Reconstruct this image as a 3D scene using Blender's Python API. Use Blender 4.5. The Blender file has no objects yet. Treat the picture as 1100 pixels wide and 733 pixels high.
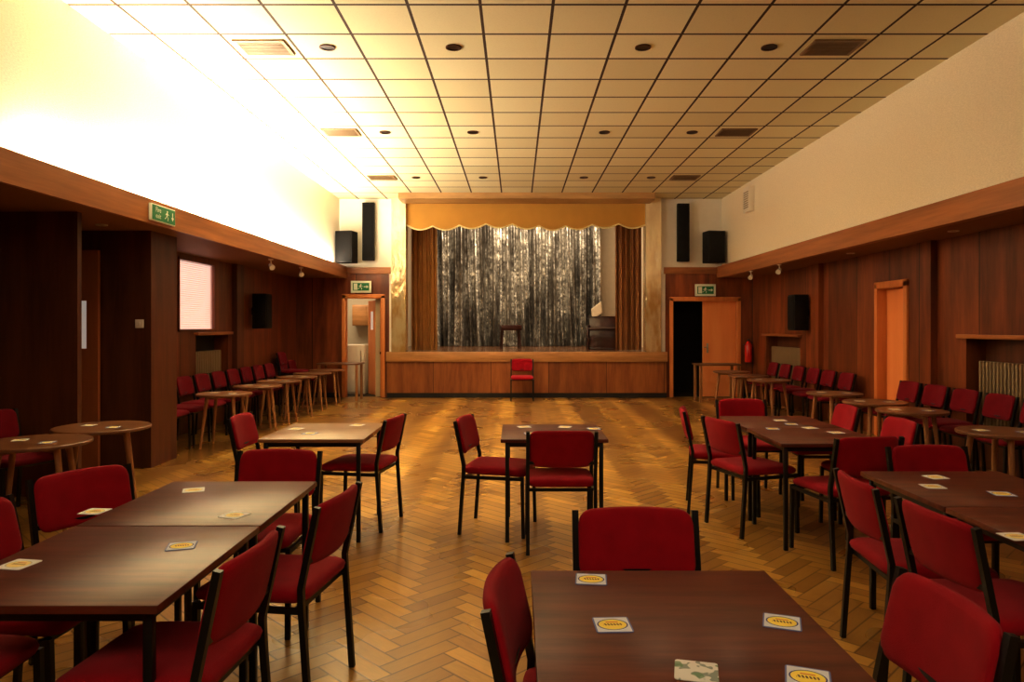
import bpy, bmesh, math, random
from mathutils import Vector, Matrix
random.seed(7)
F=772.0; HZ=350.0; VX=555.0; CH=1.5
def G(px,py,z):
    Y=F*(CH-z)/(py-HZ); return ((px-VX)*Y/F, Y)
scene=bpy.context.scene
col=scene.collection

# ---------------------------------------------------------------- nodes
def node(nt,typ,ins=None,**props):
    n=nt.nodes.new(typ)
    for k,v in props.items(): setattr(n,k,v)
    for k,v in (ins or {}).items():
        if isinstance(v,bpy.types.NodeSocket): nt.links.new(v,n.inputs[k])
        else: n.inputs[k].default_value=v
    return n
def M(nt,op,a,b=None,c=None):
    ins={0:a}
    if b is not None: ins[1]=b
    if c is not None: ins[2]=c
    return node(nt,'ShaderNodeMath',ins,operation=op).outputs[0]
def mixc(nt,f,a,b,mode='MIX'):
    n=nt.nodes.new('ShaderNodeMix'); n.data_type='RGBA'; n.blend_type=mode
    for idx,v in ((0,f),(6,a),(7,b)):
        if isinstance(v,bpy.types.NodeSocket): nt.links.new(v,n.inputs[idx])
        elif idx==0: n.inputs[0].default_value=v
        else: n.inputs[idx].default_value=(*v[:3],1)
    return n.outputs[2]
def mixf(nt,f,a,b):
    return M(nt,'ADD',M(nt,'MULTIPLY',a,M(nt,'SUBTRACT',1.0,f)),M(nt,'MULTIPLY',b,f))
def base(name):
    m=bpy.data.materials.new(name); m.use_nodes=True; nt=m.node_tree; nt.nodes.clear()
    out=nt.nodes.new('ShaderNodeOutputMaterial'); b=nt.nodes.new('ShaderNodeBsdfPrincipled')
    nt.links.new(b.outputs[0],out.inputs[0]); return m,nt,b
def setv(nt,b,k,v):
    if isinstance(v,bpy.types.NodeSocket): nt.links.new(v,b.inputs[k])
    else: b.inputs[k].default_value=v
def bump(nt,b,h,strength=.2,dist=.01):
    n=node(nt,'ShaderNodeBump',{'Height':h,'Strength':strength,'Distance':dist}); nt.links.new(n.outputs[0],b.inputs['Normal'])
def objco(nt): return nt.nodes.new('ShaderNodeTexCoord').outputs['Object']
def posco(nt): return nt.nodes.new('ShaderNodeNewGeometry').outputs['Position']
def noise(nt,co,scale,detail=3,vec=None):
    if vec: co=node(nt,'ShaderNodeMapping',{0:co,3:vec}).outputs[0]
    return node(nt,'ShaderNodeTexNoise',{'Vector':co,'Scale':scale,'Detail':detail}).outputs[0]
def rng(nt,v,a,b,c=0.0,d=1.0):
    return node(nt,'ShaderNodeMapRange',{0:v,1:a,2:b,3:c,4:d}).outputs[0]
def plain(name,c,rough=.5,metal=0.,var=.12,scale=8,bmp=0.,bscale=200,coat=0.,spec=None,world=False,sheen=0.):
    m,nt,b=base(name); co=posco(nt) if world else objco(nt)
    n=noise(nt,co,scale)
    cc=mixc(nt,n,[x*(1-var) for x in c],[min(1,x*(1+var)) for x in c])
    setv(nt,b,'Base Color',cc); b.inputs['Roughness'].default_value=rough; b.inputs['Metallic'].default_value=metal
    b.inputs['Coat Weight'].default_value=coat
    if spec is not None: b.inputs['Specular IOR Level'].default_value=spec
    if sheen: b.inputs['Sheen Weight'].default_value=sheen
    if bmp: bump(nt,b,noise(nt,co,bscale,2),bmp,.004)
    return m
def wood(name,c1,c2,rough=.35,vec=(14,14,1.2),seam=0,world=False,coat=0.,seam_off=0.,spec=.5,seamcol=(.006,.002,.001),seamvar=.45):
    m,nt,b=base(name); co=posco(nt) if world else objco(nt)
    n=noise(nt,co,1.0,6,vec); n2=noise(nt,co,1.0,4,[v*5 for v in vec])
    f=M(nt,'ADD',M(nt,'MULTIPLY',rng(nt,n,.35,.65),.65),M(nt,'MULTIPLY',rng(nt,n2,.25,.75),.35))
    cc=mixc(nt,f,c1,c2)
    if seam:
        s=node(nt,'ShaderNodeSeparateXYZ',{0:co})
        h=M(nt,'DIVIDE',M(nt,'ADD',M(nt,'ADD',s.outputs[0],s.outputs[1]),seam_off),seam)
        fr=M(nt,'FRACT',h); ln=M(nt,'LESS_THAN',fr,.014/seam)
        wn=node(nt,'ShaderNodeTexWhiteNoise',{'W':M(nt,'FLOOR',h)},noise_dimensions='1D').outputs[0]
        cc=mixc(nt,rng(nt,wn,0,1,0,seamvar),cc,[x*.55 for x in c1])
        cc=mixc(nt,ln,cc,seamcol)
    setv(nt,b,'Base Color',cc); b.inputs['Roughness'].default_value=rough; b.inputs['Coat Weight'].default_value=coat
    b.inputs['Specular IOR Level'].default_value=spec
    return m
def emis(name,c,s):
    m,nt,b=base(name); n=noise(nt,objco(nt),3)
    b.inputs['Base Color'].default_value=(*c,1); b.inputs['Emission Color'].default_value=(*c,1)
    setv(nt,b,'Emission Strength',rng(nt,n,0,1,s*.85,s*1.1)); return m

# floor
def floor_mat():
    m,nt,b=base('parquet_herringbone'); co=posco(nt); s=node(nt,'ShaderNodeSeparateXYZ',{0:co})
    x,y=s.outputs[0],s.outputs[1]; w=.095; n=4; k0=1/(math.sqrt(2)*w)
    X=M(nt,'MULTIPLY',M(nt,'ADD',x,y),k0); Y=M(nt,'MULTIPLY',M(nt,'SUBTRACT',y,x),k0)
    i=M(nt,'FLOOR',X); j=M(nt,'FLOOR',Y); fx=M(nt,'SUBTRACT',X,i); fy=M(nt,'SUBTRACT',Y,j)
    k=M(nt,'FLOORED_MODULO',M(nt,'SUBTRACT',i,j),2.0*n); H=M(nt,'LESS_THAN',k,n-.5)
    kn=M(nt,'SUBTRACT',k,float(n))
    a=mixf(nt,H,M(nt,'ADD',kn,M(nt,'SUBTRACT',1.0,fy)),M(nt,'ADD',k,fx)); bb=mixf(nt,H,fx,fy)
    id1=mixf(nt,H,i,M(nt,'SUBTRACT',i,k)); id2=mixf(nt,H,M(nt,'ADD',j,kn),j)
    v=node(nt,'ShaderNodeCombineXYZ',{0:id1,1:id2,2:M(nt,'MULTIPLY',H,7.3)}).outputs[0]
    wn=node(nt,'ShaderNodeTexWhiteNoise',{0:v},noise_dimensions='3D').outputs[0]
    d=M(nt,'MINIMUM',M(nt,'MINIMUM',a,M(nt,'SUBTRACT',float(n),a)),M(nt,'MINIMUM',bb,M(nt,'SUBTRACT',1.0,bb)))
    line=rng(nt,d,.015,.07,1,0)
    g=noise(nt,node(nt,'ShaderNodeCombineXYZ',{0:M(nt,'MULTIPLY',a,1.2),1:M(nt,'MULTIPLY',bb,9),2:M(nt,'MULTIPLY',wn,50)}).outputs[0],1.0,4)
    f=M(nt,'ADD',M(nt,'MULTIPLY',wn,.7),M(nt,'MULTIPLY',g,.45))
    cc=mixc(nt,f,(.34,.155,.026),(.80,.46,.095))
    cc=mixc(nt,M(nt,'MULTIPLY',H,.48),cc,(.20,.082,.014))  # one plank direction darkened, its sheen difference painted into the colour
    sheen_band=rng(nt,M(nt,'SINE',M(nt,'MULTIPLY',x,2*math.pi/1.0)),-.5,.5)  # stripes paint the herringbone's directional reflection onto the far floor
    msk=M(nt,'MULTIPLY',rng(nt,y,6.0,9.5,.10,1),sheen_band)
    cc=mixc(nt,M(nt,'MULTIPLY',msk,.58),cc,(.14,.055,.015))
    edge=rng(nt,M(nt,'ABSOLUTE',x),1.0,3.4,0,.5)  # floor colour darkened towards the side walls, shade painted in
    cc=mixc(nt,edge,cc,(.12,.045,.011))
    wear=noise(nt,co,1.6,4,(1.6,.9,1)); cc=mixc(nt,rng(nt,wear,.5,.7,0,.35),cc,(.22,.09,.02))
    cc=mixc(nt,M(nt,'MULTIPLY',line,.7),cc,(.04,.014,.004))
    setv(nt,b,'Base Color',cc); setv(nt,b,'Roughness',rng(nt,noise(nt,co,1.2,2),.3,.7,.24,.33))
    bump(nt,b,M(nt,'MULTIPLY',line,-1.0),.12,.0015)
    return m
def ceil_mat():
    m,nt,b=base('suspended_ceiling_tile'); co=posco(nt); s=node(nt,'ShaderNodeSeparateXYZ',{0:co})
    u=M(nt,'DIVIDE',M(nt,'SUBTRACT',s.outputs[0],.3),.6); v=M(nt,'DIVIDE',M(nt,'SUBTRACT',s.outputs[1],.53),.6)
    fu=M(nt,'FRACT',u); fv=M(nt,'FRACT',v)
    du=M(nt,'MINIMUM',fu,M(nt,'SUBTRACT',1.0,fu)); dv=M(nt,'MINIMUM',fv,M(nt,'SUBTRACT',1.0,fv))
    ln=M(nt,'MAXIMUM',M(nt,'LESS_THAN',du,.022),M(nt,'LESS_THAN',dv,.027))
    idv=node(nt,'ShaderNodeCombineXYZ',{0:M(nt,'FLOOR',u),1:M(nt,'FLOOR',v)}).outputs[0]
    wn=node(nt,'ShaderNodeTexWhiteNoise',{0:idv},noise_dimensions='3D').outputs[0]
    cc=mixc(nt,wn,(.76,.71,.47),(.86,.82,.58))
    sp=noise(nt,co,90,3); cc=mixc(nt,rng(nt,sp,.5,.8,0,.2),cc,(.50,.43,.22))
    cc=mixc(nt,ln,cc,(.05,.02,.006))
    setv(nt,b,'Base Color',cc); b.inputs['Roughness'].default_value=.8
    return m
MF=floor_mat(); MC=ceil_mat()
m_panel=wood('mahogany_wall_panel',(.105,.022,.008),(.37,.098,.028),.32,(6,6,.8),seam=.92,world=True,seam_off=.3,seamvar=.5)
m_pier=wood('dark_mahogany_pier',(.055,.014,.007),(.15,.042,.016),.36,(7,7,.7),world=True)
m_beam=wood('beam_veneer',(.24,.080,.024),(.44,.165,.050),.35,(2,.7,14),world=True)
m_soffit=plain('soffit_board',(.26,.115,.05),.55,world=True,var=.1,scale=1.5)
def wallpaper(name,c):
    m,nt,b=base(name); co=posco(nt)
    n=noise(nt,co,1.0,4,(40,40,160)); n2=noise(nt,co,.8,2)
    cc=mixc(nt,rng(nt,n,.35,.65),[x*.86 for x in c],c); cc=mixc(nt,rng(nt,n2,.3,.7,0,.06),cc,[x*.75 for x in c])
    setv(nt,b,'Base Color',cc); b.inputs['Roughness'].default_value=.75; bump(nt,b,n,.5,.005); return m
m_cream=wallpaper('cream_wallpaper',(.95,.86,.71))
m_white=plain('off_white_paint',(.92,.88,.81),.6,world=True,var=.04)
m_stagewood=wood('stage_front_panel',(.20,.055,.016),(.48,.17,.046),.38,(7,7,.9),seam=1.2,world=True,seamcol=(.10,.03,.01))
m_lip=wood('stage_edge_trim',(.36,.17,.06),(.58,.30,.12),.4,(1.5,1.5,12),world=True)
m_box=wood('pelmet_board',(.34,.19,.075),(.54,.34,.15),.4,(1.2,1.2,9),world=True)
m_black=plain('black_painted_metal',(.010,.009,.009),.35,.3,var=.2)
m_base=plain('black_skirting',(.01,.008,.007),.5,var=.2,world=True)
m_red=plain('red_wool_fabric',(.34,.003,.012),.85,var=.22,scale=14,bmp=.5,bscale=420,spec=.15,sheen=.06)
m_reddark=plain('darker_red_wool_fabric',(.17,.0025,.009),.85,var=.25,scale=10,bmp=.5,bscale=420,spec=.12,sheen=.04)  # darker copy of the red fabric for the wall chairs
m_top=wood('mahogany_laminate',(.075,.014,.007),(.185,.045,.020),.33,(2.2,20,10),spec=.33)
m_topsheen=wood('sheen_mahogany_laminate',(.26,.12,.05),(.36,.18,.08),.32,(2.0,18,10),spec=.5)  # mahogany top lightened, reflected light painted into its colour
m_rtop=wood('walnut_round_top',(.15,.058,.024),(.23,.095,.038),.32,(3,18,10))
m_oak=wood('oak_leg',(.30,.125,.040),(.44,.205,.075),.42,(16,16,1.5))
m_orange=wood('orange_varnished_door',(.84,.29,.09),(.92,.37,.13),.4,(5,5,.6),world=True)
m_odark=wood('shaded_orange_door',(.34,.10,.03),(.46,.15,.045),.4,(5,5,.6),world=True)  # orange varnish with the alcove's shade painted in
m_frame=wood('orange_door_frame',(.64,.21,.055),(.80,.30,.09),.4,(9,9,.8),world=True)
m_speaker=plain('speaker_cabinet',(.007,.006,.006),.6,var=.2,spec=.25)
m_redwood=wood('dark_varnish',(.03,.008,.006),(.07,.018,.010),.3,(4,4,4))
m_grille=plain('speaker_grille',(.009,.008,.008),.8,var=.3,bmp=.8,bscale=300,spec=.2)
m_gold=plain('gold_velvet',(.56,.30,.055),.75,var=.12,scale=3,bmp=.2,sheen=.1)
m_goldtrim=plain('gold_fringe',(1.0,.82,.45),.5,.0,var=.15,scale=60)
m_brown=plain('brown_velvet_curtain',(.32,.135,.040),.75,var=.22,scale=6)
m_goldbrown=plain('golden_brown_velvet_curtain',(.42,.20,.055),.75,var=.22,scale=6)
m_vent=plain('vent_metal',(.22,.14,.07),.5,.4,var=.1)
m_ventd=plain('vent_dark',(.04,.02,.01),.7,var=.2)
m_spotw=plain('white_enamel',(.85,.80,.72),.35,var=.03)
m_dark=plain('dark_void_shade',(.03,.02,.015),.8,var=.2,world=True)  # near-black colour paints the darkness of unlit rooms and recesses
m_chrome=plain('brushed_metal',(.6,.55,.5),.3,.9,var=.1)
m_rad=plain('radiator_enamel',(.24,.155,.075),.45,var=.1)
m_green=plain('sign_green',(.020,.22,.09),.4,var=.04)
m_signw=plain('sign_white',(.90,.95,.84),.45,var=.03)
m_ivory=plain('aged_ivory_keys',(.22,.17,.11),.4,var=.1)
m_glassy=emis('glowing_door_glass',(.85,.76,.68),.35)  # panes emit a weak glow in place of light through them
m_redpaint=plain('red_gloss_paint',(.7,.02,.012),.25,var=.08,coat=.5)
m_kitchen=plain('kitchen_wall_paint',(.70,.62,.48),.6,var=.06,world=True)
m_stagewall=plain('stage_wall_paint',(.55,.42,.27),.7,var=.12,world=True)
m_daylight=emis('daylit_glass',(1.0,.78,.68),.75)
m_slat=emis('glowing_blind_slat',(.95,.72,.63),.36)  # slats glow to stand in for daylight passing through
def silver_mat():
    m,nt,b=base('silver_sequin_fabric'); co=objco(nt)
    v=node(nt,'ShaderNodeTexVoronoi',{'Vector':node(nt,'ShaderNodeMapping',{0:co,3:(1,1,.8)}).outputs[0],'Scale':26.0})
    r=node(nt,'ShaderNodeSeparateColor',{0:v.outputs['Color']}).outputs[0]
    # diagonal fold shading and crinkle highlights painted into the colour
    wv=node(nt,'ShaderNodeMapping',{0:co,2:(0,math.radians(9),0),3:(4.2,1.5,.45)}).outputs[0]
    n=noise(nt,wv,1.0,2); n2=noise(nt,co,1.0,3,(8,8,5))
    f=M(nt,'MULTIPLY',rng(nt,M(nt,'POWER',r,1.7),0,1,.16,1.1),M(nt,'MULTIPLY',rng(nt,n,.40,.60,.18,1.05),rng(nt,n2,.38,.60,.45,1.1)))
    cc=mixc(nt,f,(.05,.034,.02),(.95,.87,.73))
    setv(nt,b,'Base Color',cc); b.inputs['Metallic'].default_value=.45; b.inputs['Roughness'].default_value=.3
    return m
m_silver=silver_mat()
def pillar_mat():
    m,nt,b=base('pillar_gold_foil'); co=posco(nt); s=node(nt,'ShaderNodeSeparateXYZ',{0:co})
    n=noise(nt,co,1.0,3,(6,6,2.5)); low=rng(nt,s.outputs[2],2.1,2.6,1,.4)
    foil=mixc(nt,rng(nt,n,.38,.6),(.72,.46,.18),(1.0,.84,.52))
    cc=mixc(nt,low,(.95,.86,.66),foil); setv(nt,b,'Base Color',cc)
    setv(nt,b,'Roughness',.12); setv(nt,b,'Metallic',M(nt,'MULTIPLY',low,.6)); bump(nt,b,n,.6,.04); return m
m_pillar=pillar_mat()
def mat_mat(name,centre,ring,border,ground,ink):
    m,nt,b=base(name); s=node(nt,'ShaderNodeSeparateXYZ',{0:objco(nt)}); x,y=s.outputs[0],s.outputs[1]
    ax=M(nt,'ABSOLUTE',x); ay=M(nt,'ABSOLUTE',y)
    r=M(nt,'SQRT',M(nt,'ADD',M(nt,'MULTIPLY',x,x),M(nt,'MULTIPLY',M(nt,'MULTIPLY',y,y),1.4)))
    c=mixc(nt,M(nt,'GREATER_THAN',M(nt,'MAXIMUM',ax,ay),.044),ground,border)
    c=mixc(nt,M(nt,'LESS_THAN',r,.040),c,ring); c=mixc(nt,M(nt,'LESS_THAN',r,.0365),c,centre)
    st=M(nt,'MULTIPLY',M(nt,'MULTIPLY',M(nt,'LESS_THAN',ay,.006),M(nt,'LESS_THAN',ax,.024)),M(nt,'GREATER_THAN',M(nt,'FRACT',M(nt,'MULTIPLY',M(nt,'ADD',x,M(nt,'MULTIPLY',y,.3)),125.0)),.4))
    c=mixc(nt,st,c,ink)
    y2=M(nt,'ABSOLUTE',M(nt,'SUBTRACT',y,.014)); c=mixc(nt,M(nt,'MULTIPLY',M(nt,'LESS_THAN',y2,.002),M(nt,'LESS_THAN',ax,.016)),c,(.6,.06,.03))
    setv(nt,b,'Base Color',c); b.inputs['Roughness'].default_value=.6; return m
m_matA=mat_mat('beer_mat_print_yellow',(1.0,.80,.14),(.03,.05,.28),(.16,.20,.48),(.74,.78,.90),(.16,.07,.03))
m_matB=mat_mat('beer_mat_print_pale',(.97,.80,.32),(.60,.60,.58),(.80,.80,.82),(.88,.88,.88),(.40,.25,.08))
def wrapper_mat():
    m,nt,b=base('printed_pale_card'); co=objco(nt)
    n=noise(nt,co,34,1); cc=mixc(nt,rng(nt,n,.54,.57),(.82,.82,.80),(.30,.36,.34))
    n2=noise(nt,co,22,1); cc=mixc(nt,rng(nt,n2,.60,.62,0,.8),cc,(.14,.30,.16))
    setv(nt,b,'Base Color',cc); b.inputs['Roughness'].default_value=.5; return m
m_matC=wrapper_mat()

# ---------------------------------------------------------------- mesh helpers
def finish(bm,name,mats,smooth=True,ang=35):
    me=bpy.data.meshes.new(name); bmesh.ops.recalc_face_normals(bm,faces=bm.faces[:]); bm.to_mesh(me); bm.free()
    for mt in (mats if isinstance(mats,(list,tuple)) else [mats]): me.materials.append(mt)
    if smooth:
        for p in me.polygons: p.use_smooth=True
        me.set_sharp_from_angle(angle=math.radians(ang))
    return me
def add_box(bm,c,s,bev=0.,mi=0,seg=2):
    r=bmesh.ops.create_cube(bm,size=1.0); vs=r['verts']
    for v in vs: v.co=Vector((c[0]+v.co.x*s[0],c[1]+v.co.y*s[1],c[2]+v.co.z*s[2]))
    fs=set(f for v in vs for f in v.link_faces)
    for f in fs: f.material_index=mi
    if bev:
        es=list(set(e for v in vs for e in v.link_edges))
        bmesh.ops.bevel(bm,geom=es,offset=bev,segments=seg,affect='EDGES',profile=.5)
def add_mm(bm,x0,x1,y0,y1,z0,z1,bev=0.,mi=0):
    add_box(bm,((x0+x1)/2,(y0+y1)/2,(z0+z1)/2),(abs(x1-x0),abs(y1-y0),abs(z1-z0)),bev,mi)
def add_tube(bm,pts,radii,n=10,mi=0,square=False,caps=True):
    pts=[Vector(p) for p in pts]
    if not hasattr(radii,'__len__'): radii=[radii]*len(pts)
    rings=[]; ref=Vector((0,1,0))
    if abs((pts[-1]-pts[0]).normalized().y)>.9: ref=Vector((0,0,1))
    for i,p in enumerate(pts):
        t=(pts[min(i+1,len(pts)-1)]-pts[max(i-1,0)]).normalized()
        a=ref.cross(t).normalized(); b=t.cross(a)
        ring=[]
        for k in range(n):
            th=2*math.pi*k/n+(math.pi/4 if square else 0)
            ring.append(bm.verts.new(p+(a*math.cos(th)+b*math.sin(th))*radii[i]))
        rings.append(ring)
    for r0,r1 in zip(rings,rings[1:]):
        for k in range(n):
            f=bm.faces.new((r0[k],r0[(k+1)%n],r1[(k+1)%n],r1[k])); f.material_index=mi
    if caps:
        for r in (rings[0],rings[-1]):
            f=bm.faces.new(r); f.material_index=mi
def tube(name,pts,r,mat,n=10,square=False):
    bm=bmesh.new()
    if square: n=4; r=[x*1.414 for x in (r if hasattr(r,'__len__') else [r]*len(pts))]
    add_tube(bm,pts,r,n,0,square); return finish(bm,name,mat)
def boxm(name,x0,x1,y0,y1,z0,z1,mat,bev=0.):
    bm=bmesh.new(); add_mm(bm,x0,x1,y0,y1,z0,z1,bev); return finish(bm,name,mat,smooth=bev>0)
def pad(name,W,H,T,r,fn,mat,nu=18,nv=10,piping=None):
    bm=bmesh.new()
    def mp(a,b):
        x=W*a; z=H*b; dx=abs(x)-(W-r); dz=abs(z)-(H-r)
        if dx>0 and dz>0:
            m=max(dx,dz); l=math.hypot(dx,dz); dx*=m/l; dz*=m/l
            x=math.copysign(W-r+dx,x); z=math.copysign(H-r+dz,z)
        return x,z
    g={}
    for side in (1,-1):
        for i in range(nu+1):
            for j in range(nv+1):
                a=math.sin(math.pi/2*(2*i/nu-1)); b=math.sin(math.pi/2*(2*j/nv-1))
                edge=i in(0,nu) or j in (0,nv)
                if edge and side==-1: g[(i,j,-1)]=g[(i,j,1)]; continue
                x,z=mp(a,b); h=T*((1-abs(a)**8)*(1-abs(b)**8))**.4
                g[(i,j,side)]=bm.verts.new(fn(x,z,side*h))
    for side in (1,-1):
        for i in range(nu):
            for j in range(nv):
                vs=[g[(i,j,side)],g[(i+1,j,side)],g[(i+1,j+1,side)],g[(i,j+1,side)]]
                if side==-1: vs.reverse()
                try: bm.faces.new(vs)
                except Exception: pass
    return finish(bm,name,mat,ang=80)
def disc(bm,c,r,h,n=32,mi=0,bev=0.):
    rings=[]
    prof=[(r-bev,0),(r,bev),(r,h-bev),(r-bev,h)] if bev else [(r,0),(r,h)]
    for rr,z in prof:
        rings.append([bm.verts.new((c[0]+rr*math.cos(2*math.pi*k/n),c[1]+rr*math.sin(2*math.pi*k/n),c[2]+z)) for k in range(n)])
    for a,b in zip(rings,rings[1:]):
        for k in range(n): f=bm.faces.new((a[k],a[(k+1)%n],b[(k+1)%n],b[k])); f.material_index=mi
    f=bm.faces.new(rings[0]); f.material_index=mi; f=bm.faces.new(rings[-1]); f.material_index=mi
# ---------------------------------------------------------------- object helpers
def addobj(name,data,parent=None,loc=(0,0,0),rot=(0,0,0)):
    o=bpy.data.objects.new(name,data); col.objects.link(o)
    o.location=loc; o.rotation_euler=rot
    if parent: o.parent=parent
    return o
def structure(name,me,label=None):
    o=addobj(name,me); o['kind']='structure'
    if label: o['label']=label
    return o
def thing(name,label,cat,parts,loc=(0,0,0),rot=(0,0,0),group=None):
    root=addobj(name,None,None,loc,rot); root.empty_display_size=.1
    root['label']=label; root['category']=cat
    if group: root['group']=group
    def rec(par,ps):
        for p in ps:
            p=list(p)+[None]*(6-len(p))
            o=addobj(p[0],p[1],par,p[2] or (0,0,0),p[3] or (0,0,0))
            if p[4]: o['label']=p[4]
            if p[5]: rec(o,p[5])
    rec(root,parts); return root
def solid(name,me,label,cat,loc=(0,0,0),rot=(0,0,0),group=None):
    o=addobj(name,me,None,loc,rot); o['label']=label; o['category']=cat
    if group: o['group']=group
    return o

# ================================================================ SHELL
XL,XR=-3.7,4.28; XLL,XRR=-4.6,4.93; YB=15.02; Y0=-2.2; ZC=4.15; ZS=2.5; ZT=2.72
def gridwall(name,axis,p0,p1,u0,u1,z0,z1,holes,mat):
    us=sorted({u0,u1,*[h[0] for h in holes],*[h[1] for h in holes]}); zs=sorted({z0,z1,*[h[2] for h in holes],*[h[3] for h in holes]})
    bm=bmesh.new()
    for a,b in zip(us,us[1:]):
        for c,d in zip(zs,zs[1:]):
            mu,mz=(a+b)/2,(c+d)/2
            if any(h[0]<mu<h[1] and h[2]<mz<h[3] for h in holes): continue
            if axis=='x': add_mm(bm,p0,p1,a,b,c,d)
            else: add_mm(bm,a,b,p0,p1,c,d)
    return structure(name,finish(bm,name,mat,False))
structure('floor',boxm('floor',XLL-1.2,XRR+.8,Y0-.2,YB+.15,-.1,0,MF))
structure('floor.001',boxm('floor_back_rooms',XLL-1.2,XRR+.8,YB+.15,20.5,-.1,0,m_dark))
structure('ceiling',boxm('ceiling',XL-.15,XR+.15,Y0-.2,YB+.15,ZC,ZC+.1,MC))
structure('wall_left_upper',boxm('wlu',XL-.1,XL,Y0,YB,ZS+.1,ZC,m_cream))
structure('wall_right_upper',boxm('wru',XR,XR+.1,Y0,YB,ZS+.1,ZC,m_cream))
structure('ceiling.001',boxm('soffit_l',XLL,XL+.03,Y0,YB,ZS,ZS+.1,m_soffit))
structure('ceiling.002',boxm('soffit_r',XR-.03,XRR,Y0,YB,ZS,ZS+.1,m_soffit))
structure('trim_1',boxm('beam_l',XL+.12,XL+.16,Y0,YB,ZS-.01,ZT+.01,m_beam))
structure('trim_2',boxm('beam_r',XR-.10,XR,Y0,YB,ZS-.01,ZT+.01,m_beam))
structure('trim_3',boxm('beam_l_floor',XL,XL+.12,Y0,YB,ZS-.01,ZS+.03,m_soffit))
gridwall('wall_left','x',XLL-.22,XLL,Y0,YB,0,ZS,[(6.42,7.56,0,2.3),(9.75,10.95,1.42,2.44),(10.3,11.45,.35,1.36)],m_panel)
gridwall('wall_right','x',XRR,XRR+.22,Y0,YB,0,ZS,[(9.05,9.85,0,2.07),(6.2,7.88,.3,1.36),(12.5,14.2,.3,1.30)],m_panel)
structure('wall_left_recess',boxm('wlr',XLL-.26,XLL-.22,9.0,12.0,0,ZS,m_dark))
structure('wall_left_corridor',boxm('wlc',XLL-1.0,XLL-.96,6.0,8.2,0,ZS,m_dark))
structure('wall_right_recess',boxm('wrr',XRR+.22,XRR+.26,5.5,14.6,0,ZS,m_pier))
structure('wall_front',boxm('wf',XLL-.2,XRR+.2,Y0-.15,Y0,0,ZC,m_pier))
structure('trim_5',boxm('pier1',XLL,-3.85,6.3,6.36,0,ZS,m_pier))
structure('trim_6',boxm('pier2',XLL,-3.85,7.57,8.14,0,ZS,m_pier))
structure('trim_7',boxm('pil_l',XLL,XLL+.08,11.62,11.9,0,ZS,m_pier))
structure('trim_8',boxm('pil_r1',XRR-.08,XRR,8.42,8.72,0,ZS,m_panel))
structure('trim_9',boxm('pil_r2',XRR-.08,XRR,11.55,11.85,0,ZS,m_panel))
gridwall('wall_back','y',YB,YB+.15,XLL,XRR,0,ZT,[(-3.64,-2.76,0,2.14),(-2.63,3.07,0,ZT),(3.2,4.67,0,2.08)],m_panel)
gridwall('wall_back_upper','y',YB,YB+.15,XL,XR,ZT,ZC,[(-2.63,3.07,ZT,ZC)],m_white)
structure('trim_10',boxm('backrail',XLL,-2.63,YB-.03,YB,ZT-.14,ZT,m_beam))
structure('trim_11',boxm('backrail2',3.07,XRR,YB-.03,YB,ZT-.14,ZT,m_beam))
structure('trim_12',boxm('pillar_l',-2.60,-2.3,YB-.12,YB+.2,.955,ZC,m_pillar))
structure('trim_13',boxm('pillar_r',2.68,3.0,YB-.12,YB+.2,.955,ZC,m_pillar))
structure('trim_14',boxm('pelmet_box',-2.36,2.76,14.3,YB-.12,4.03,ZC,m_box))
structure('trim_30',boxm('stage_side_l',-2.66,-2.60,YB-.02,YB+.15,0,ZC,m_white))
structure('trim_31',boxm('stage_side_r',3.0,3.10,YB-.02,YB+.15,0,ZC,m_white))
for nm,a,b in (('baseboard_back',XLL,-3.7),('baseboard_back.001',4.73,XRR)):
    structure(nm,boxm(nm,a,b,YB-.02,YB,0,.1,m_base))
def frame(name,axis,p0,p1,u0,u1,zt,w=.07,mat=m_frame):
    bm=bmesh.new()
    for a,b,c,d in ((u0-.01,u0+w,0,zt),(u1-w,u1+.01,0,zt),(u0-.01,u1+.01,zt-w,zt+.02)):
        if axis=='y': add_mm(bm,a,b,p0,p1,c,d,.005)
        else: add_mm(bm,p0,p1,a,b,c,d,.005)
    return structure(name,finish(bm,name,mat))
frame('trim_16','y',YB-.03,YB+.16,-3.64,-2.76,2.14)
frame('trim_17','y',YB-.03,YB+.16,3.2,4.67,2.08)
frame('trim_18','x',XRR-.03,XRR+.2,9.05,9.85,2.07)
gridwall('wall_stage_back','y',20,20.1,-3.0,3.4,0,4.8,[],m_stagewall)
structure('wall_stage_left',boxm('wsl',-2.98,-2.88,YB+.15,20,0,4.8,m_stagewall))
structure('wall_stage_right',boxm('wsr',3.2,3.3,YB+.15,20,0,4.8,m_stagewall))
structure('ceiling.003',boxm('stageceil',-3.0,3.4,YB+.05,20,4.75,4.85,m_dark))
structure('wall_kitchen_back',boxm('wkb',-5.6,-2.98,17.6,17.7,0,2.6,m_kitchen))
structure('wall_kitchen_left',boxm('wkl',-5.6,-5.5,YB+.15,17.6,0,2.6,m_kitchen))
structure('ceiling.004',boxm('kceil',-5.6,-2.98,YB+.15,17.7,2.6,2.7,m_kitchen))
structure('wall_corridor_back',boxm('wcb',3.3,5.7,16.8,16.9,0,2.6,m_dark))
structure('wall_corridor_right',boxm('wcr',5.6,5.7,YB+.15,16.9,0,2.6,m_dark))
structure('ceiling.005',boxm('cceil',3.3,5.7,YB+.15,16.9,2.6,2.7,m_dark))
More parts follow.
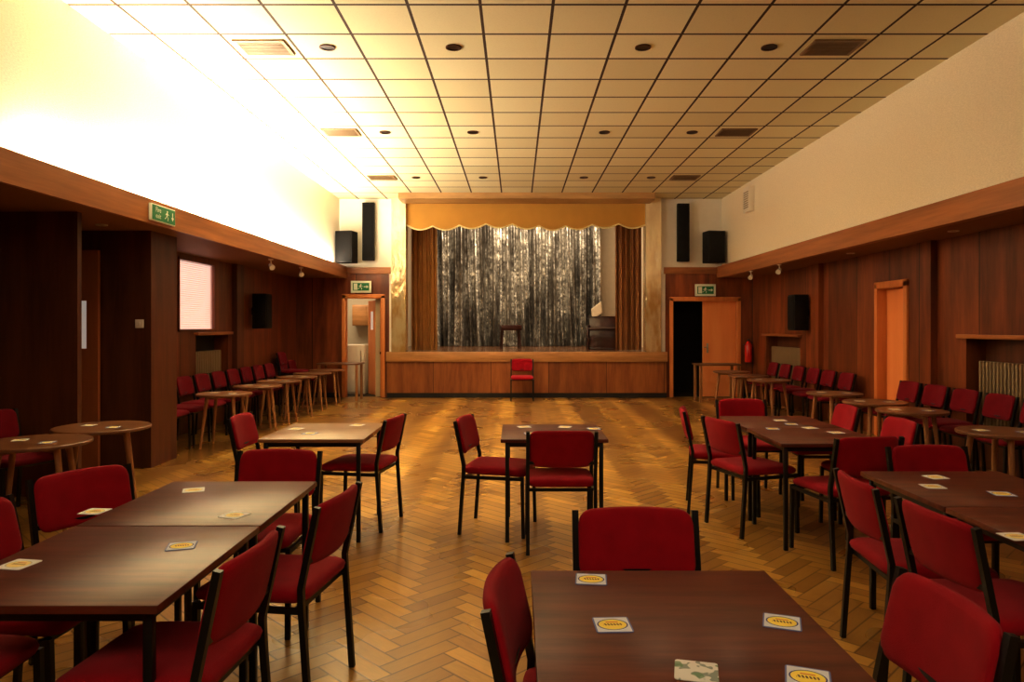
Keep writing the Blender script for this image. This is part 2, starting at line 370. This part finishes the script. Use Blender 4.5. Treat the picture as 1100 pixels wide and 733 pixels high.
def door_leaf(w,h,glass=None,mat=m_orange):
    bm=bmesh.new()
    if glass:
        gx0,gx1,gz0,gz1=glass
        for a,b,c,d in ((0,gx0,0,h),(gx1,w,0,h),(gx0,gx1,0,gz0),(gx0,gx1,gz1,h)): add_mm(bm,a,b,-.02,.02,c,d)
    else: add_mm(bm,0,w,-.02,.02,0,h,.004)
    return finish(bm,'door_panel',mat,False)
def handle_mesh():
    bm=bmesh.new(); add_mm(bm,-.02,.02,-.026,-.02,-.1,.1,.003); add_tube(bm,[(0,-.026,.02),(0,-.07,.02),(-.11,-.07,.02)],.009,8); return finish(bm,'handle',m_chrome)
hm=handle_mesh()
def door(name,loc,rot,w,h,glass=None,hx=None,mat=m_orange):
    ps=[('door_panel',door_leaf(w,h,glass,mat))]
    if glass:
        ps.append(('glass_pane',boxm('pane',glass[0],glass[1],-.008,.008,glass[2],glass[3],m_glassy)))
    ps.append(('handle',hm,(w-.07 if hx is None else hx,0,1.02)))
    r=thing(name,'orange varnished door','door',ps,loc,(0,0,math.radians(rot))); r['kind']='structure'; return r
door('door_1',(-2.85,YB+.14,.01),122,.74,2.03,(.44,.62,1.4,1.8))
door('door_2',(3.9,YB+.07,.01),0,.69,2.0,None,.1)
door('door_3',(XRR+.12,9.13,.01),90,.64,1.98)
door('door_4',(-5.24,7.52,.01),0,.87,2.28,(.64,.75,1.25,1.75),.1,m_odark)
# ================================================================ STAGE
def stage():
    zt=.95
    bmf=bmesh.new(); add_mm(bmf,-2.875,3.195,YB+.06,19.99,.9,zt)
    lip=boxm('lip',-2.71,3.13,YB-.12,YB-.025,zt-.20,zt+.005,m_lip,.006)
    lip2=boxm('lip2',-2.59,2.99,YB-.025,YB+.06,zt-.24,zt,m_lip)
    fr=boxm('front',-2.70,3.12,YB-.08,YB-.025,.10,zt-.20,m_stagewood)
    kick=boxm('kick',-2.70,3.12,YB-.075,YB-.025,0,.10,m_base)
    thing('stage','raised hall stage with wood panelled front and pale edge','stage',
      [('stage_floor',finish(bmf,'sf',wood('stage_boards',(.10,.045,.02),(.2,.09,.04),.2,(6,.8,6),world=True),False)),
       ('stage_edge',lip,None,None,'pale tan trim along the stage edge'),('stage_sill',lip2),('front_panel',fr),('kickboard',kick,None,None,'black kickboard')])
stage()
def curtain(name,x0,x1,z0,z1,y,amp,per,mat,nx=160,nz=14,bottom=None,irr=.5,flare=0.):
    bm=bmesh.new(); ph=random.random()*6
    rows=[]
    for j in range(nz+1):
        t=j/nz; row=[]
        for i in range(nx+1):
            s=i/nx; x=x0+(x1-x0)*s
            zb=z0 if bottom is None else bottom(s)
            z=zb+(z1-zb)*t
            w=2*math.pi*x/per+ph
            dy=amp*(math.sin(w+irr*math.sin(x*3.1+t*1.3))+irr*math.sin(w*2.3+1+t*2)+irr*.6*math.sin(w*.43+t))
            xx=x+flare*(1-t)**2*math.sin(x*5.3+.7)
            row.append(bm.verts.new((xx,y+dy*(1-.35*t),z)))
        rows.append(row)
    for a,b in zip(rows,rows[1:]):
        for i in range(nx): bm.faces.new((a[i],a[i+1],b[i+1],b[i]))
    return finish(bm,name,mat,ang=80)
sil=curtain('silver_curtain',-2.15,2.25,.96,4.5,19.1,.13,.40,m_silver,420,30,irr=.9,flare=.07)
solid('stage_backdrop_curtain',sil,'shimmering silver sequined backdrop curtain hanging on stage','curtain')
solid('side_curtain',curtain('side_curtain',-2.30,-1.74,.96,4.1,15.75,.05,.12,m_goldbrown,120,8),'golden brown velvet stage curtain drawn aside','curtain',group='stage side curtains')
solid('side_curtain',curtain('side_curtain2',2.16,2.74,.96,4.1,15.75,.05,.12,m_brown,140,8),'brown velvet stage curtain drawn aside','curtain',group='stage side curtains')
NS=9
def bot(s):
    u=(s*NS)%1.0; return 3.60-.085*math.sin(math.pi*u)-.025*math.sin(s*math.pi*2*2)
val=curtain('valance',-2.30,2.68,3.6,4.15,YB-.03,.002,.5,m_gold,360,6,bot)
bm=bmesh.new()
pts=[(-2.30+4.98*i/320,YB-.045,bot(i/320)) for i in range(321)]
add_tube(bm,pts,.017,8); tr=finish(bm,'fringe',m_goldtrim)
thing('pelmet_valance','scalloped gold velvet valance with bright fringe above the stage','valance',[('valance_cloth',val),('fringe',tr,None,None,'bright gold fringe')])
def organ():
    bm=bmesh.new(); add_mm(bm,-.33,.33,-.2,.2,0,.05,.008); add_mm(bm,-.33,.33,-.02,.2,.05,.74,.01); add_mm(bm,-.33,.33,-.20,0,.05,.46,.008); add_mm(bm,-.36,-.31,-.26,.0,0,.56,.006); add_mm(bm,.31,.36,-.26,.0,0,.56,.006); add_mm(bm,-.32,.32,-.26,-.01,.46,.50,.005); b=finish(bm,'body',m_redwood)
    bm=bmesh.new(); add_box(bm,(0,0,0),(.72,.26,.025),.006); t=finish(bm,'top',m_redwood)
    ky=boxm('keys',-.28,.28,-.22,-.10,.50,.512,m_ivory)
    c=pad('sheet',.12,.14,.004,.01,lambda x,z,t:Vector((x,-.03*math.sin(11*x)+t,z+.14*math.sin(5*x))),m_stagewall,14,10)
    thing('upright_organ','small dark reddish upright organ on the stage','organ',
      [('body',b),('lid',t,(0,.09,.752)),('keyboard',ky),('music_sheet',c,(-.16,.07,.89),(math.radians(-20),0,math.radians(20)),'pale paper sheet')],(1.98,16.4,.95),(0,0,-.2))
organ()
bm=bmesh.new(); add_box(bm,(0,0,.50),(.50,.36,.13),.01); tt=finish(bm,'st',m_redwood)
ps=[('seat',tt)]
for sx in(-1,1):
    for sy in(-1,1): ps.append(('leg',tube('leg',[(0,0,0),(-sx*.02,-sy*.02,.44)],[.018,.024],m_redwood),(sx*.22,sy*.15,0)))
thing('organ_stool','dark wooden stool standing before the silver curtain','stool',ps,(-.15,17.2,.95),(0,0,.15))
# ================================================================ CHAIR
def chair_meshes(fab):
    legs=[]
    for sy in (-1,1):
        y=.222*sy
        legs.append(tube('rear_leg',[(-.255,y,0),(-.225,y,.42),(-.222,y,.50),(-.288,y,.812)],.0115,m_black,square=True))
        legs.append(tube('front_leg',[(.215,y,0),(.205,y,.43)],.0115,m_black,square=True))
    bm=bmesh.new()
    for sy in (-1,1): add_tube(bm,[(-.225,.222*sy,.415),(.205,.222*sy,.415)],.015,4,0,True)
    for x in (-.2,.18): add_box(bm,(x,0,.415),(.02,.444,.02))
    add_box(bm,(-.243,0,.60),(.012,.44,.02))
    fr=finish(bm,'frame',m_black)
    seat=pad('seat',.235,.225,.034,.05,lambda x,z,t:Vector((x-.005,z,.46+t-.012*(x/.235)**2*(1 if x>0 else -.3))),fab,14,14)
    back=pad('backrest',.213,.12,.022,.05,lambda x,z,t:Vector((-.280-.24*z+.75*x*x+t,x,.695+z+.006*(1-(x/.213)**2)*(1 if z>0 else -1))),fab,18,10)
    return [('seat',seat,None,None,'upholstered seat pad'),('backrest',back,None,None,'curved upholstered backrest'),('frame',fr)]+[('leg',l) for l in legs]
CM=chair_meshes(m_red); CM2=chair_meshes(m_reddark)
def chair(bx,by,ang,label,group='red chairs at the tables',z=0,cm=None,dx=.27):
    a=math.radians(ang)
    return thing('stacking_chair',label,'chair',cm or CM,(bx+dx*math.cos(a),by+dx*math.sin(a),z),(0,0,a),group)
L='red upholstered metal-framed chair '
chair(-2.04,3.38,-32,L+'turned towards a long dark table')
chair(-2.06,2.70,-3,L+'pulled up to a long dark table')
chair(-2.06,2.16,0,L+'pulled up to a long dark table')
chair(-1.30,3.93,-92,L+'at the end of a long dark table')
chair(-.74,2.94,172,L+'pulled up to a long dark table')
chair(-.84,2.24,176,L+'pulled up to a long dark table')
chair(-1.40,1.50,92,L+'at the end of a long dark table')
chair(-.38,5.38,-12,L+'beside a small dark table')
chair(.295,4.68,90,L+'tucked up to a small dark table')
chair(-2.10,5.50,0,L+'beside a small brown table')
chair(-.93,5.42,170,L+'beside a small brown table')
chair(.44,2.66,-90,L+'at a dark table with beer mats')
chair(-.03,1.95,-7,L+'beside a dark table with beer mats')
chair(1.08,1.82,181,L+'beside a dark table with beer mats')
chair(1.40,5.95,-12,L+'beside joined dark tables')
chair(1.50,5.26,18,L+'beside joined dark tables')
chair(2.16,4.42,100,L+'at the end of joined dark tables')
chair(2.08,6.66,-90,L+'at the end of joined dark tables')
chair(2.80,5.25,180,L+'beside joined dark tables')
chair(2.82,6.15,178,L+'beside joined dark tables')
chair(1.56,2.66,4,L+'pulled up to a long dark table')
chair(1.54,3.24,-4,L+'pulled up to a long dark table')
chair(2.33,4.07,-88,L+'at the end of a long dark table')
chair(.11,14.72,-90,L+'standing alone in front of the stage',group='single chair by the stage')
GW='chairs lining the panelled walls'; LW='red upholstered chair in a row against the panelled wall'
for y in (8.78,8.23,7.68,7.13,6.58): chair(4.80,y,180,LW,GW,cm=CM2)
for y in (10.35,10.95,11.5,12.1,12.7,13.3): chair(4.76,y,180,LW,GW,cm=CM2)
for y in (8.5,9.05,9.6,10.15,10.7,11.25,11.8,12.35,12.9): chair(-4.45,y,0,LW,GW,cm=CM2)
chair(-4.22,5.75,-20,'red upholstered chair standing beside the dark pier',GW,cm=CM2)
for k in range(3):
    chair(-4.45,13.6,0,'red stacking chair in a small stack by the wall','stacked chairs by the wall',z=.09*k,cm=CM2)
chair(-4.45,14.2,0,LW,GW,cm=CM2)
# ================================================================ TABLES
def table_parts(w,d,h=.72,mt=None,ml='dark mahogany laminate top'):
    top=bmesh.new(); add_box(top,(0,0,h-.0125),(w,d,.025),.004); top=finish(top,'tabletop',mt or m_top)
    bm=bmesh.new()
    for sy in(-1,1): add_box(bm,(0,sy*(d/2-.05),h-.042),(w-.1,.022,.034))
    for sx in(-1,1): add_box(bm,(sx*(w/2-.05),0,h-.042),(.022,d-.1,.034))
    fr=finish(bm,'frame',m_black,False)
    leg=boxm('leg',-.0135,.0135,-.0135,.0135,0,h-.026,m_black,.003)
    ps=[('tabletop',top,None,None,ml),('frame',fr)]
    for sx in(-1,1):
        for sy in(-1,1): ps.append(('leg',leg,(sx*(w/2-.045),sy*(d/2-.045),0)))
    return ps
def table(x0,x1,y0,y1,label,rot=0,h=.72,mt=None,ml='dark mahogany laminate top'):
    thing('rectangular_table',label,'table',table_parts(x1-x0,y1-y0,h,mt,ml),((x0+x1)/2,(y0+y1)/2,0),(0,0,rot),'dark rectangular tables')
table(-.11,.63,4.93,5.68,'dark mahogany laminate table with black legs, standing alone')
table(-1.78,-1.05,4.93,5.75,'mahogany laminate table with painted reflection, black legs and beer mats',mt=m_topsheen,ml='mahogany laminate top with painted reflection')
table(.045,.79,1.47,2.29,'dark mahogany laminate table with several beer mats on it')
table(-1.72,-1.0,2.0,2.795,'dark mahogany table pushed against another end to end')
table(-1.72,-1.0,2.805,3.6,'dark mahogany table pushed against another end to end')
table(1.75,2.49,4.75,5.475,'dark mahogany table joined to a second one')
table(1.75,2.49,5.485,6.2,'dark mahogany table joined to a second one')
table(1.84,2.58,2.32,3.085,'dark mahogany table joined to a second one near red chairs')
table(1.84,2.58,3.095,3.85,'dark mahogany table joined to a second one near red chairs')
def round_parts(r,h=.66):
    bm=bmesh.new(); disc(bm,(0,0,h-.025),r,.025,40,0,.005); top=finish(bm,'tabletop',m_rtop)
    bm=bmesh.new()
    for a in (45,135):
        c,s=math.cos(math.radians(a)),math.sin(math.radians(a)); add_tube(bm,[(-c*r*.7,-s*r*.7,h-.045),(c*r*.7,s*r*.7,h-.045)],.026,4,0,True)
    ap=finish(bm,'apron',m_oak)
    ps=[('tabletop',top,None,None,'round walnut coloured top'),('apron',ap)]
    for k in range(4):
        a=math.radians(45+90*k); c,s=math.cos(a),math.sin(a)
        ps.append(('leg',tube('leg',[(c*r*.92,s*r*.92,0),(c*r*.66,s*r*.66,h-.026)],[.014,.024],m_oak,12)))
    return ps
RP=round_parts(.33); RPb=round_parts(.37)
for x,y in [(-3.46,6.0),(-3.5,5.22)]: thing('round_table','round walnut pub table with splayed oak legs','table',RPb,(x,y,0),(0,0,random.random()),'round tables along the walls')
lt=[(-3.64,8.95),(-3.64,10.1),(-3.64,11.0),(-3.64,11.9),(-3.64,12.8),(-3.62,13.7)]
rt=[(3.87,5.72),(3.93,7.15),(3.96,7.95),(3.98,9.0),(3.93,11.2),(3.93,12.2),(3.95,13.2)]
for x,y in lt+rt: thing('round_table','small round pub table with splayed oak legs','table',RP,(x,y,0),(0,0,random.random()),'round tables along the walls')
def pale_table(x,y):
    bm=bmesh.new(); add_box(bm,(0,0,.735),(.85,.55,.03),.005); t=finish(bm,'top',m_rtop)
    ps=[('tabletop',t)]
    for sx in(-1,1):
        for sy in(-1,1): ps.append(('leg',boxm('leg',-.025,.025,-.025,.025,0,.72,m_oak,.004),(sx*.37,sy*.22,0)))
    thing('side_table','plain pale wooden table near the doorway','table',ps,(x,y,0))
pale_table(-3.55,14.5); pale_table(3.95,14.2)
# ================================================================ BEER MATS
def matmesh(mt):
    bm=bmesh.new(); r=.008; h=.048; pts=[]
    for cx,cy,a0 in((h-r,h-r,0),(-h+r,h-r,90),(-h+r,-h+r,180),(h-r,-h+r,270)):
        for k in range(5):
            a=math.radians(a0+22.5*k); pts.append((cx+r*math.cos(a),cy+r*math.sin(a)))
    lo=[bm.verts.new((x,y,0)) for x,y in pts]; hi=[bm.verts.new((x,y,.002)) for x,y in pts]
    bm.faces.new(lo[::-1]); bm.faces.new(hi)
    n=len(pts)
    for k in range(n): bm.faces.new((lo[k],lo[(k+1)%n],hi[(k+1)%n],hi[k]))
    return finish(bm,'beer_mat',mt,False)
MATS=[matmesh(m_matA),matmesh(m_matB),matmesh(m_matC)]
LAB=['square card beer mat with yellow oval emblem and blue edge','pale square card beer mat with yellow oval','white card beer mat with grey and green print']
def mat_at(px,py,z=.72,t=0,rot=None,xy=None):
    x,y=xy if xy else G(px,py,z)
    solid('beer_mat',MATS[t],LAB[t],'beer mat',(x,y,z+.0003),(0,0,random.uniform(-.4,.4) if rot is None else rot),'beer mats on the tables')
for p in [(102,550,1),(208,527,1),(252,554,1),(195,587,0),(20,607,1),(318,461,1),(384,457,1),(333,466,0),
          (563,459,1),(607,459,1),(638,461,0),(570,466,0),(635,623,0),(658,672,0),(840,669,0),(868,729,0),(748,722,2),
          (1005,513,1),(1002,523,1),(1076,531,0),(1092,577,1),(838,452,1),(830,461,0),(870,460,1),(898,465,1),(850,456,0)]:
    mat_at(p[0],p[1],.72,p[2])
for x,y in [(-3.46,6.0),(-3.5,5.22)]+lt[:4]+rt[:5]:
    mat_at(0,0,.66,1,xy=(x-.14,y+.05)); mat_at(0,0,.66,0,xy=(x+.13,y-.06))
# ================================================================ CEILING FITTINGS
bm=bmesh.new()
def ringm(bm,r0,r1,z0,z1,n=28):
    vs=[[bm.verts.new((r*math.cos(2*math.pi*k/n),r*math.sin(2*math.pi*k/n),z)) for k in range(n)] for r,z in ((r1,z1),(r1,z0),(r0,z0),(r0,z1))]
    for a,b in zip(vs,vs[1:]):
        for k in range(n): bm.faces.new((a[k],a[(k+1)%n],b[(k+1)%n],b[k]))
ringm(bm,.055,.075,-.012,0); ring=finish(bm,'ring',plain('bronze_ring',(.07,.025,.012),.4,.5))
bm=bmesh.new(); disc(bm,(0,0,-.006),.057,.006,28); inn=finish(bm,'in',plain('lamp_recess',(.015,.004,.003),.3))
for y in (6.83,9.83,12.83):
    for x in (-1.8,-.6,1.2,2.4):
        thing('recessed_downlight','dark recessed ceiling downlight with bronze rim','ceiling light',[('rim',ring),('lamp_recess',inn)],(x,y,ZC),group='recessed ceiling downlights')
bm=bmesh.new()
for a,b,c,d in((-.24,.24,-.18,-.15),(-.24,.24,.15,.18),(-.24,-.21,-.15,.15),(.21,.24,-.15,.15)): add_mm(bm,a,b,c,d,-.016,0)
vf=finish(bm,'vf',m_vent,False)
bm=bmesh.new()
for k in range(9):
    add_box(bm,(0,-.13+.0325*k,-.008),(.42,.014,.012))
vs_=finish(bm,'vs',m_vent,False); vb=boxm('vb',-.21,.21,-.15,.15,-.003,0,m_ventd)
for y in (6.83,9.83,12.83):
    for x in (-2.4,3.0):
        thing('ceiling_vent','slatted metal air vent set in the ceiling','air vent',[('frame',vf),('louvre',vs_),('duct_back',vb)],(x,y,ZC),group='ceiling air vents')
bm=bmesh.new(); ringm(bm,.035,.055,-.01,0); ring2=finish(bm,'ring2',m_spotw)
bm=bmesh.new(); disc(bm,(0,0,-.005),.037,.005,20); in2=finish(bm,'in2',m_ventd)
for x,y in ((-4.1,7.1),(-4.1,5.2),(4.6,7.57),(4.6,9.9),(4.6,5.6)):
    thing('soffit_downlight','small round downlight under the soffit','ceiling light',[('rim',ring2),('lamp_recess',in2)],(x,y,ZS),group='soffit downlights')
def spot_parts():
    stem=tube('stem',[(0,0,0),(0,0,-.07)],.008,m_spotw)
    bm=bmesh.new(); add_tube(bm,[(0,.045,.02),(0,-.01,0),(0,-.075,-.03)],[.022,.03,.042],16); head=finish(bm,'head',m_spotw)
    bs=bmesh.new(); disc(bs,(0,0,-.015),.035,.015,20); bs=finish(bs,'b',m_spotw)
    return [('mount',bs),('stem',stem),('lamp_head',head,(0,0,-.1))]
sp=spot_parts()
for x,y,r in ((-3.66,10.7,.6),(-3.66,12.2,.4),(4.24,13.0,-.5),(4.24,11.6,-.6)):
    thing('spotlight','small white spotlight fixed under the soffit','spotlight',sp,(x,y,ZS-.01),(0,0,r),'white soffit spotlights')
# ================================================================ SPEAKERS
def speaker(name,label,w,d,h,loc,rot,group=None,tilt=0):
    bm=bmesh.new(); add_box(bm,(0,0,0),(w,d,h),.012); cab=finish(bm,'cab',m_speaker)
    bm=bmesh.new(); add_box(bm,(0,-d/2-.004,0),(w*.88,.012,h*.92),.005); gr=finish(bm,'gr',m_grille)
    bm=bmesh.new(); add_box(bm,(0,d/2+.03,0),(.04,.06,.12),.004); br=finish(bm,'br',m_black)
    thing(name,label,'speaker',[('cabinet',cab),('grille',gr),('bracket',br)],loc,(tilt,0,rot),group)
speaker('wall_speaker','black box loudspeaker bracketed on the white wall',.36,.30,.64,(-3.47,14.66,3.10),-.2,'box speakers by the stage',)
speaker('wall_speaker','black box loudspeaker bracketed on the white wall',.36,.30,.64,(4.02,14.66,3.10),.2,'box speakers by the stage')
speaker('column_speaker','tall slim black column loudspeaker beside the stage',.25,.10,1.2,(-3.07,YB-.12,3.45),0,'column speakers by the stage')
speaker('column_speaker','tall slim black column loudspeaker beside the stage',.25,.10,1.2,(3.45,YB-.12,3.43),0,'column speakers by the stage')
speaker('wall_speaker','small black loudspeaker on the panelled wall',.30,.24,.60,(4.74,12.1,1.72),-math.pi/2,'side wall speakers')
speaker('wall_speaker','small black loudspeaker on the panelled wall',.30,.24,.60,(-4.41,12.45,1.75),math.pi/2,'side wall speakers')
bm=bmesh.new(); add_box(bm,(0,0,0),(.10,.34,.46),.012); bx=finish(bm,'bx',m_spotw)
bm=bmesh.new()
for k in range(8): add_box(bm,(-.052,0,-.15+.04*k),(.006,.26,.012))
gx=finish(bm,'gx',m_vent)
thing('wall_vent_box','white slotted box mounted high on the cream wall','vent box',[('housing',bx),('slots',gx)],(XR-.05,13.1,3.80))
# ================================================================ SIGNS
def poly(bm,pts,y=0,mi=0):
    vs=[bm.verts.new((x,y,z)) for x,z in pts]; f=bm.faces.new(vs); f.material_index=mi
def picto(bm,s,ox,y):
    P=lambda L:[(ox+a*s,b*s) for a,b in L]
    poly(bm,P([(math.cos(t*math.pi/5)*.09+.05,.30+math.sin(t*math.pi/5)*.09) for t in range(10)]),y)
    poly(bm,P([(-.08,.2),(.1,.24),(.06,-.06),(-.1,-.04)]),y)
    poly(bm,P([(.06,.2),(.3,.08),(.27,.02),(.05,.1)]),y)
    poly(bm,P([(-.08,.2),(-.28,.06),(-.24,.02),(-.06,.1)]),y)
    poly(bm,P([(.06,-.05),(.22,-.2),(.14,-.42),(.07,-.4),(.12,-.2),(-.04,-.06)]),y)
    poly(bm,P([(-.1,-.05),(-.18,-.26),(-.38,-.3),(-.38,-.23),(-.23,-.19),(0,-.06)]),y)
def arrow(s,ox,y,ang=0):
    bm=bmesh.new()
    c,sn=math.cos(ang),math.sin(ang); R=lambda a,b:(ox+(a*c-b*sn)*s,(a*sn+b*c)*s)
    poly(bm,[R(a,b) for a,b in ([(-.36,.07),(.05,.07),(.05,.24),(.38,0),(.05,-.24),(.05,-.07),(-.36,-.07)])],y)
    return finish(bm,'arrow',m_signw,False)
def textmesh(txt,size,mat):
    cu=bpy.data.curves.new('t','FONT'); cu.body=txt; cu.size=size; cu.align_x='CENTER'; cu.align_y='CENTER'; cu.space_line=.85
    o=bpy.data.objects.new('t',cu); col.objects.link(o); bpy.context.view_layer.update()
    me=bpy.data.meshes.new_from_object(o.evaluated_get(bpy.context.evaluated_depsgraph_get()))
    bpy.data.objects.remove(o); me.materials.clear(); me.materials.append(mat); return me
def sign(w,h,loc,rot,label,ang=0,text=None):
    bm=bmesh.new(); add_box(bm,(0,0,0),(w,.03,h),.004); bd=finish(bm,'board',m_signw)
    e=.010 if text else .045
    ps=[('board',bd),('green_panel',boxm('gp',-w/2+e,w/2-e,-.0175,-.0155,-h/2+e,h/2-e,m_green))]
    bm=bmesh.new()
    if text:
        picto(bm,h*.78,w*.12,-.0195); ar=arrow(h*.7,w*.36,-.0195,ang)
        ps.append(('lettering',textmesh(text,h*.42,m_signw),(-w*.24,-.0195,0),(math.pi/2,0,0),'white lettering'))
    else:
        picto(bm,h*.62,-w*.02,-.0195); ar=arrow(h*.55,w*.25,-.0195,ang)
        b2=bmesh.new(); poly(b2,[(-w*.35,-h*.27),(-w*.17,-h*.27),(-w*.17,h*.27),(-w*.35,h*.27)],-.0195)
        ps.append(('door_symbol',finish(b2,'door_symbol',m_signw,False)))
    ps.append(('arrow',ar)); ps.append(('running_figure',finish(bm,'picto',m_signw,False),None,None,'white running figure'))
    thing('fire_exit_sign',label,'sign',ps,loc,rot,'fire exit signs')
sign(.43,.25,(-3.24,YB-.05,2.31),(0,0,0),'green and white fire exit sign above the doorway')
sign(.43,.25,(3.93,YB-.05,2.24),(0,0,0),'green and white fire exit sign above the double doorway')
sign(.48,.165,(XL+.18,7.14,2.60),(0,0,math.pi/2),'green fire exit sign on the wooden beam',-math.pi/2,'Fire\nexit')
thing('light_switch','white light switch on the dark wooden pier','switch',[('plate',boxm('pl',-.045,.045,-.008,0,-.045,.045,m_spotw,.003)),('rocker',boxm('rk',-.012,.012,-.013,-.008,-.02,.02,m_spotw,.002))],(-3.97,7.568,1.52))
bm=bmesh.new(); add_tube(bm,[(0,0,0),(0,0,.02),(0,0,.36),(0,0,.41),(0,0,.44)],[.065,.075,.075,.045,.02],20); eb=finish(bm,'eb',m_redpaint)
bm=bmesh.new(); add_box(bm,(0,-.02,.47),(.02,.11,.02),.003); add_box(bm,(0,0,.45),(.03,.03,.03),.003); eh=finish(bm,'eh',m_black)
eho=tube('hose',[(0,-.02,.45),(.05,-.05,.42),(.08,-.03,.3),(.075,-.02,.16)],.009,m_black)
bm=bmesh.new(); add_box(bm,(0,.085,.3),(.05,.03,.12),.003); add_box(bm,(0,.03,.36),(.17,.12,.012),.003); ebr=finish(bm,'ebr',m_black)
thing('fire_extinguisher','red fire extinguisher hung on the panelled wall','fire extinguisher',[('cylinder',eb),('handle',eh),('hose',eho),('bracket',ebr)],(4.81,YB-.10,.74))
# ================================================================ RADIATORS, WINDOW
def radiator(y0,y1,z0,z1,x,label):
    bm=bmesh.new(); n=int((y1-y0)/.055)
    for k in range(n):
        y=y0+.03+(y1-y0-.06)*k/(n-1); add_box(bm,(0,y-(y0+y1)/2,(z1-z0)/2),(.08,.034,z1-z0),.012)
    f=finish(bm,'fins',m_rad)
    bm=bmesh.new()
    for z in (.04,z1-z0-.04): add_box(bm,(0,0,z),(.05,y1-y0-.06,.04),.006)
    r=finish(bm,'rail',m_rad)
    thing('radiator',label,'radiator',[('column',f),('rail',r)],(x,(y0+y1)/2,z0),group='column radiators in the wall niches')
radiator(6.3,7.78,.3,1.12,XRR+.10,'cream column radiator in a wood framed wall niche')
radiator(12.6,14.1,.3,1.1,XRR+.10,'cream column radiator in a wood framed wall niche')
radiator(10.4,11.35,.35,1.12,XLL-.10,'cream column radiator in a wood framed wall niche')
k=20
for x0,x1,a,b,z in ((XRR-.07,XRR+.2,6.12,7.96,1.36),(XRR-.07,XRR+.2,12.42,14.28,1.30),(XLL-.2,XLL+.07,10.24,11.5,1.36)):
    structure('trim_%d'%k,boxm('shelf',x0,x1,a,b,z,z+.045,m_beam,.006)); k+=1
bm=bmesh.new(); W0,W1,Z0,Z1=9.75,10.95,1.42,2.44
for a,b,c,d in((W0,W0+.04,Z0,Z1),(W1-.04,W1,Z0,Z1),(W0,W1,Z0,Z0+.03),(W0,W1,Z1-.03,Z1)): add_mm(bm,XLL-.10,XLL+.015,a,b,c,d)
wf=finish(bm,'wframe',m_panel,False)
bm=bmesh.new()
for i in range(34):
    z=Z0+.045+.0282*i; r=bmesh.ops.create_cube(bm,size=1.0)
    for v in r['verts']:
        x,y,zz=v.co.x*.016,v.co.y*(W1-W0-.09),v.co.z*.001
        v.co=Vector((XLL-.025+x,(W0+W1)/2+y,z+zz-x*1.1))
sl=finish(bm,'slats',m_slat,False)
gl=boxm('gl',XLL-.07,XLL-.05,W0+.02,W1-.02,Z0+.01,Z1-.01,m_daylight)
structure('window_1',wf); structure('window_2',gl)
solid('window_blind',sl,'pale horizontal slat blind in the side window','blind')
# ================================================================ KITCHEN
bm=bmesh.new(); add_mm(bm,-.29,.29,-.28,.3,.0,1.08,.01); fb=finish(bm,'fb',m_spotw)
fd=boxm('fd',-.285,.285,-.32,-.285,.05,1.07,m_spotw,.01); fh=boxm('fh',.2,.23,-.345,-.32,.7,.95,m_chrome,.004)
thing('fridge','white under-counter fridge standing in the kitchen','fridge',[('body',fb),('door',fd,None,None,None,[('handle',fh)])],(-3.62,16.05,0))
bm=bmesh.new(); add_mm(bm,-.35,.35,-.17,.17,0,.5,.006); cb=finish(bm,'cb',m_lip)
thing('wall_cupboard','pale wooden wall cupboard in the kitchen','cupboard',[('body',cb),('door',boxm('cd',-.34,0,-.19,-.17,.01,.49,m_lip,.004)),('door',boxm('cd',.005,.34,-.19,-.17,.01,.49,m_lip,.004))],(-3.6,17.43,1.5))
# ================================================================ LIGHTS
def area(loc,rot,sx,sy,power,c,name='lamp'):
    l=bpy.data.lights.new(name,'AREA'); l.shape='RECTANGLE'; l.size=sx; l.size_y=sy; l.energy=power; l.color=c
    o=bpy.data.objects.new(name,l); col.objects.link(o); o.location=loc; o.rotation_euler=rot; return o
UP=math.pi
for y,p in ((4.7,12),(6.0,52),(7.3,112),(8.6,138),(9.9,125),(11.2,96),(12.5,70),(13.8,42)):
    area((XL+.065,y,ZS+.22),(UP,math.radians(16),0),.09,1.3,p,(1,.86,.64),'cove_lamp')
for y in (6.83,9.83,12.83):
    for x in (-1.8,-.6,1.2,2.4):
        l=bpy.data.lights.new('downlight','SPOT'); l.energy=62; l.color=(1,.77,.48); l.spot_size=math.radians(150); l.spot_blend=.9; l.shadow_soft_size=.06  # fill light added at ceiling fittings that stand dark
        o=bpy.data.objects.new('downlight_fill',l); col.objects.link(o); o.location=(x,y,ZC-.03)
area((.3,-1.2,4.0),(math.radians(35),0,0),5,1.4,145,(1,.78,.50),'rear_fill_light')  # unseen soft fill added above and behind the camera
area((-4.0,16.4,2.55),(0,0,0),1,1,30,(1,.80,.52),'kitchen_lamp')
area((0.2,16.6,4.6),(math.radians(38),0,0),4,.5,300,(1,.84,.62),'stage_fill_light')  # unseen light added to brighten the stage curtains
w=bpy.data.worlds.new('World'); scene.world=w; w.use_nodes=True
bg=w.node_tree.nodes['Background']; bg.inputs[0].default_value=(.5,.35,.2,1); bg.inputs[1].default_value=.1
# ================================================================ CAMERA
cam=bpy.data.cameras.new('camera'); co=bpy.data.objects.new('camera',cam); col.objects.link(co)
cam.sensor_width=36; cam.lens=36*F/1100; cam.shift_x=-(VX-550)/1100; cam.shift_y=-(366.5-HZ)/1100
co.location=(0,0,CH); co.rotation_euler=(math.pi/2,0,0); cam.clip_start=.05
scene.camera=co
scene.view_settings.view_transform='Standard'; scene.view_settings.look='None'; scene.view_settings.gamma=.86
